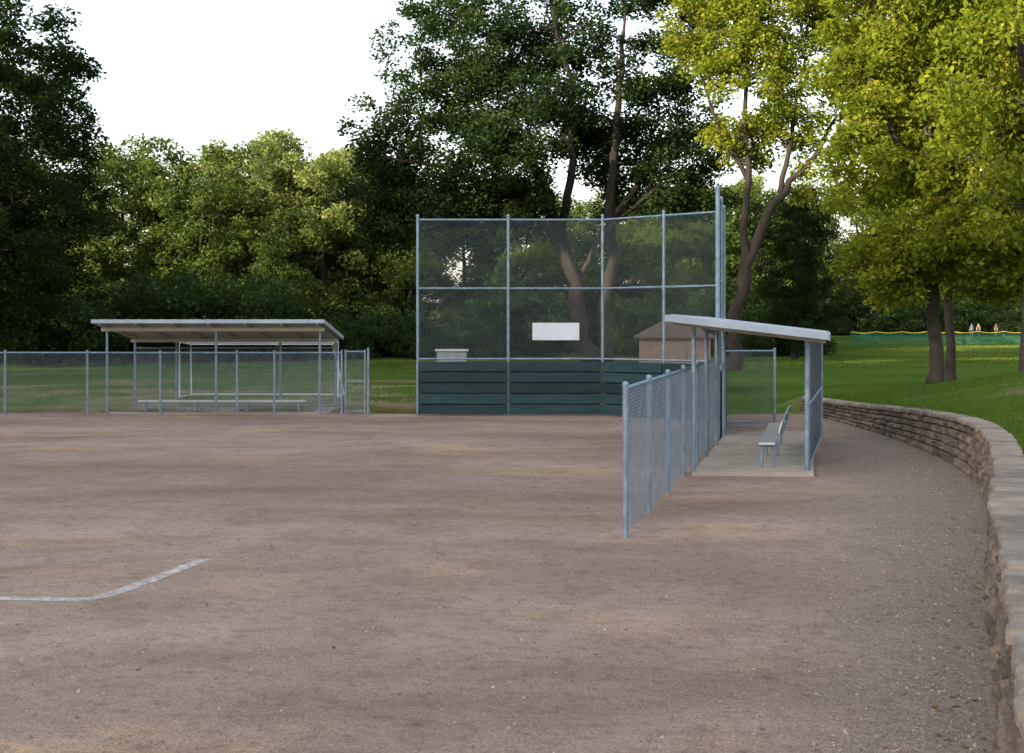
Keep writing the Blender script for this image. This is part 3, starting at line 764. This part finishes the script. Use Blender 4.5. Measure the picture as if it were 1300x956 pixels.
def generic(name, seed, h, w, lmat, bmat, loc, nl=14, nc=170, per=120, leaf=0.3, low=0.28, cr=1.0, tr=0.026):
    rs = RS(seed); limbs = [[(0,0,-0.3,h*tr),(rs.normal(0,.1),rs.normal(0,.1),h*0.10,h*tr*.7),(rs.normal(0,.4),rs.normal(0,.4),h*0.45,h*tr*.5),(rs.normal(0,.6),rs.normal(0,.6),h*0.85,h*0.004)]]
    lobes = []
    for k in range(nl):
        zf_ = low + (0.93-low)*((k+0.5)/nl); prof = math.sin(math.pi*min(1, (zf_-low*0.55)/(1.08-low*0.55)))**0.7
        a = k*2.4+rs.uniform(-.4,.4); rr = w*0.5*prof*rs.uniform(0.35, 0.8)
        lobes.append((rr*math.cos(a), rr*math.sin(a), h*zf_, w*0.21*rs.uniform(0.75,1.25)))
    return build_tree(name, seed, limbs, lobes, nc, per, leaf, lmat, bmat, cr, offset=loc)

gA = generic('oak_tree', 201, 19, 11, L_oak, M_bark, (-26.3,70,0), nl=20, nc=330, per=140, leaf=0.26, low=0.10, cr=0.95)
gB = generic('woodland_tree', 202, 17, 12, L_mid, M_bark, (-30.5,112,0.2), nl=15, nc=210, per=100, leaf=0.34, low=0.16, cr=1.1)
gC = generic('woodland_tree', 203, 18, 11, L_pale, M_bark2, (-17.5,113,0.2), nl=15, nc=190, per=100, leaf=0.34, low=0.2, cr=1.05)
gD = generic('woodland_tree', 204, 15, 13, L_mid, M_bark, (-24.0,108,0.1), nl=14, nc=200, per=100, leaf=0.34, low=0.14, cr=1.1)
gS = generic('sycamore_tree', 205, 15, 9, L_syc, M_bark2, (16.4,53,bank_at(16.4,52.5)-.1), nl=15, nc=280, per=115, leaf=0.22, low=0.28, cr=0.8, tr=0.016)

inst('sycamore_tree', gS, (17.9,46.5,bank_at(17,44.5)-.1), 1.0, 2.2)
inst('sycamore_tree', gS, (14.45,40.0,bank_at(14.45,40)-.1), 0.9, 4.0, 1.05)
inst('oak_tree', gA, (-32,78,0), 1.15, 2.0)
inst('oak_tree', gA, (-29.5,86,0), 0.9, 4.0)
inst('oak_tree', gA, (-28.5,60,0), 1.1, 1.0)  # unseen tree, added left of frame to shade the centre oak's left half
rs = RS(77)
def T_(src, x, y, s, name='woodland_tree', sz=None):
    inst(name, src, (x, y, float(ground_z(x,y))-0.1), s, rs.uniform(0,6.28), sz)
T_(gD,-33,104,0.85); T_(gC,-21,116,1.02); T_(gC,-14.5,111,0.92); T_(gB,-26,120,0.98); T_(gD,-19,106,0.7); T_(gB,-12.0,118,0.95)
T_(gC,-10.5,114,0.85); T_(gD,-36.5,114,1.0); T_(gB,-40,104,1.0)
T_(gD,-8,112,0.85); T_(gB,-3,120,0.80); T_(gD,2,116,0.85); T_(gB,7,122,0.80); T_(gD,12,118,0.8); T_(gB,16,126,0.85)
T_(gB,21,120,0.85); T_(gC,24,150,1.0); T_(gB,30,158,0.95); T_(gD,19,150,0.85); T_(gA,19.6,98,0.62,'oak_tree')
T_(gB,38,186,1.0); T_(gC,46,190,1.1); T_(gD,54,194,1.1); T_(gB,62,196,1.1); T_(gD,70,200,1.1); T_(gD,34,176,0.8)
mass = empty('distant_woodland')
for k in range(30):
    x = -56 + k*5.2 + rs.uniform(-1.5,1.5); y = 138 + 14*math.sin(k*0.5)+rs.uniform(-6,6)
    if x > 22: y += 72
    src = (gB, gC, gD, gD)[rs.randint(4)]; s = rs.uniform(0.75,1.0)
    e = inst('tree', src, (x,y,float(ground_z(x,y))-.1), s, rs.uniform(0,6.28)); e.parent = mass

sh = []
for sd in (301, 302):
    r_ = RS(sd); lobes = [(r_.uniform(-1.6,1.6), r_.uniform(-1,1), r_.uniform(0.5,1.7), r_.uniform(0.7,1.1)) for _ in range(8)]
    sh.append(build_tree('shrub', sd, [[(0,0,-0.1,0.08),(0,0,0.8,0.05)]], lobes, 70, 130, 0.17, L_bush, M_bark, 0.6, offset=((-17,95,0),(-12,98,0))[sd-301], low_node=-1))
und = empty('undergrowth')
for k in range(62):
    x = -45+k*1.12+rs.uniform(-.9,.9); y = 98+rs.uniform(-7,9)+ (6 if x > -12 else 0) + (8 if x > 0 else 0) - (10 if x < -24 else 0)
    s = rs.uniform(0.5,1.4)+ (rs.rand() < 0.3)*rs.uniform(0.5,1.2)
    e = inst('shrub', sh[rs.randint(2)], (x,y,0), s, rs.uniform(0,6.28), s*rs.uniform(0.8,1.35)); e.parent = und
for k in range(46):
    x = 12+k*1.5+rs.uniform(-.8,.8); y = 186+rs.uniform(-6,8) if x > 26 else 150+rs.uniform(-5,5)
    e = inst('shrub', sh[rs.randint(2)], (x,y,float(ground_z(x,y))), rs.uniform(1.0,2.2), rs.uniform(0,6.28)); e.parent = und

# woodland west of the park (outside the picture): keeps the diamond in evening shade
for k in range(15):
    y = -62 + k*8.2 + rs.uniform(-1.5,1.5); x = -52 + rs.uniform(-4,4)
    s = 1.6 if y < 32 else 0.8
    inst('woodland_tree', (gB, gD)[k % 2], (x,y,0), s*rs.uniform(.95,1.07), rs.uniform(0,6.28))
for k in range(6):
    y = -48 + k*12 + rs.uniform(-1.5,1.5)
    inst('woodland_tree', gB, (-61+rs.uniform(-2,2),y+3,0), 1.6*rs.uniform(.9,1.0), rs.uniform(0,6.28))

# ------------------------------------------------------------------ far temporary fence
M_gnet = simple_mat('green_net', (0.01,0.10,0.07), (0.02,0.14,0.09), 3, 0.7)
M_yel = simple_mat('yellow_cap', (0.50,0.38,0.03), (0.60,0.45,0.05), 3, 0.6)
E = empty('temporary_fence'); G = MB(); Yl = MB(); Pp = MB(); 
pts = [(33+2.6*k, 138+2.2*math.sin(k*0.25)) for k in range(15)]
for p in pts:
    z = float(ground_z(*p)); Pp.tube([(p[0],p[1],z-.1),(p[0],p[1],z+1.3)], 0.05, 6)
for a, b_ in zip(pts[:-1], pts[1:]):
    z = float(ground_z(*a)); chain_mesh(G, a, b_, z+0.05, z+1.15, 0.14, 0.018)
    q = []
    for i in range(7):
        t = i/6; q.append((a[0]+(b_[0]-a[0])*t, a[1]+(b_[1]-a[1])*t, z+1.28-0.14*math.sin(math.pi*t)))
    Yl.tube(q, 0.05, 6)
Pp.obj('posts', M_gnet, E); G.obj('net', M_gnet, E); Yl.obj('top_cap', M_yel, E)

# ------------------------------------------------------------------ people (far)
def person(loc, rot, shirt, pants, pose=0, h=1.72):
    s = h/1.72
    J = {'pel':(0,0,.93,.13),'wa':(0,0,1.08,.12),'ch':(0,0.01,1.3,.155),'nk':(0,0,1.46,.06),'hd':(0,.02,1.56,.085),'ht':(0,.01,1.66,.085),
     'sl':(-.18,0,1.38,.065),'el':(-.25,.03,1.12,.045),'wl':(-.25,.14-.1*pose,.90,.032),'hl':(-.25,.18-.12*pose,.82,.035),
     'sr':(.18,0,1.38,.065),'er':(.26,-.02,1.12,.045),'wr':(.26,.06,.90,.032),'hr':(.26,.1,.82,.035),
     'pl':(-.1,0,.86,.095),'kl':(-.12,.06*(1+pose),.48,.065),'al':(-.12,-.04,.09,.045),'tl':(-.13,.13,.04,.04),
     'pr':(.1,0,.86,.095),'kr':(.12,.02-.06*pose,.48,.065),'ar':(.12,-.06-.12*pose,.09,.045),'tr':(.13,.11-.12*pose,.04,.04)}
    Ed = [('pel','wa'),('wa','ch'),('ch','nk'),('nk','hd'),('hd','ht'),('ch','sl'),('sl','el'),('el','wl'),('wl','hl'),('ch','sr'),('sr','er'),('er','wr'),('wr','hr'),
      ('pel','pl'),('pl','kl'),('kl','al'),('al','tl'),('pel','pr'),('pr','kr'),('kr','ar'),('ar','tr')]
    ks = list(J); me = bpy.data.meshes.new('person_skel'); me.from_pydata([tuple(c*s for c in J[k][:3]) for k in ks], [(ks.index(a), ks.index(b_)) for a, b_ in Ed], [])
    ob = bpy.data.objects.new('person_tmp', me); COL.objects.link(ob)
    ob.modifiers.new('sk','SKIN'); ob.modifiers.new('su','SUBSURF').levels = 2
    for i, k in enumerate(ks):
        v = me.skin_vertices[0].data[i]; v.radius = (J[k][3]*s, J[k][3]*s); v.use_root = (k == 'pel')
    dg = bpy.context.evaluated_depsgraph_get(); m2 = bpy.data.meshes.new_from_object(ob.evaluated_get(dg)); bpy.data.objects.remove(ob)
    m2.name = 'body'; m2.materials.clear()
    for m in (simple_mat('skin',(0.30,0.18,0.13),(0.36,0.22,0.16),3), simple_mat('shirt',shirt,shirt,3,0.8), simple_mat('trousers',pants,pants,3,0.8), simple_mat('hair',(0.03,0.02,0.015),(0.06,0.04,0.03),3)): m2.materials.append(m)
    for p in m2.polygons:
        c = p.center/s; p.use_smooth = True
        if c.z > 1.47: p.material_index = 3 if (c.z > 1.64 or c.y < -0.02) else 0
        elif c.z > 0.94 and abs(c.x) < 0.215 or c.z > 1.18: p.material_index = 1
        elif abs(c.x) > 0.2 and c.z > 0.7: p.material_index = 0
        elif c.z > 0.08: p.material_index = 2
        else: p.material_index = 3
    E = empty('person'); link(bpy.data.objects.new('body', m2), E); E.location = loc; E.rotation_euler = (0,0,rot)
for (x, y, r_, sh_, pa, po) in ((54.5,168,0.5,(0.08,0.12,0.20),(0.03,0.035,0.06),0),(55.6,169,2.2,(0.13,0.08,0.07),(0.04,0.04,0.05),1),(58.0,170,-1.2,(0.06,0.03,0.035),(0.03,0.03,0.04),1)):
    person((x,y,float(ground_z(x,y))), r_, sh_, pa, po)

# ------------------------------------------------------------------ light
SUN_EL = math.radians(13); to_sun = Vector((-0.76,-0.65,0)).normalized()
az = math.atan2(to_sun.x, to_sun.y)
w = bpy.data.worlds.new('World'); scene.world = w; w.use_nodes = True
nt = w.node_tree; nt.nodes.clear(); out = nt.nodes.new('ShaderNodeOutputWorld'); bg = nt.nodes.new('ShaderNodeBackground')
sky = nt.nodes.new('ShaderNodeTexSky'); sky.sky_type = 'NISHITA'; sky.sun_disc = False
sky.sun_elevation = SUN_EL; sky.sun_rotation = az; sky.air_density = 1.0; sky.dust_density = 3.0; sky.ozone_density = 1.0
hs = nt.nodes.new('ShaderNodeHueSaturation'); hs.inputs['Saturation'].default_value = 0.55
nt.links.new(sky.outputs[0], hs.inputs['Color'])
wc = mixc(nt, 1.0, hs.outputs[0], (1.03,1.0,0.98), 'MULTIPLY')
nt.links.new(wc, bg.inputs[0]); bg.inputs[1].default_value = 0.60
nt.links.new(bg.outputs[0], out.inputs[0])
sd = bpy.data.lights.new('sun', 'SUN'); sd.energy = 15; sd.angle = math.radians(0.5); sd.color = (1.0,0.84,0.56)
so = link(bpy.data.objects.new('sun', sd))
dv = Vector((to_sun.x*math.cos(SUN_EL), to_sun.y*math.cos(SUN_EL), math.sin(SUN_EL)))
so.rotation_euler = dv.to_track_quat('Z','Y').to_euler(); so.location = (-40,-20,40)

cam = bpy.data.cameras.new('camera'); cam.sensor_width = 36; cam.lens = 49.85; cam.shift_y = -0.05; cam.clip_end = 4000; cam.clip_start = 0.1
co = link(bpy.data.objects.new('camera', cam)); co.location = (0,0,2.4); co.rotation_euler = (math.radians(90),0,0)
scene.camera = co
scene.view_settings.view_transform = 'Standard'; scene.view_settings.look = 'None'; scene.view_settings.exposure = 0
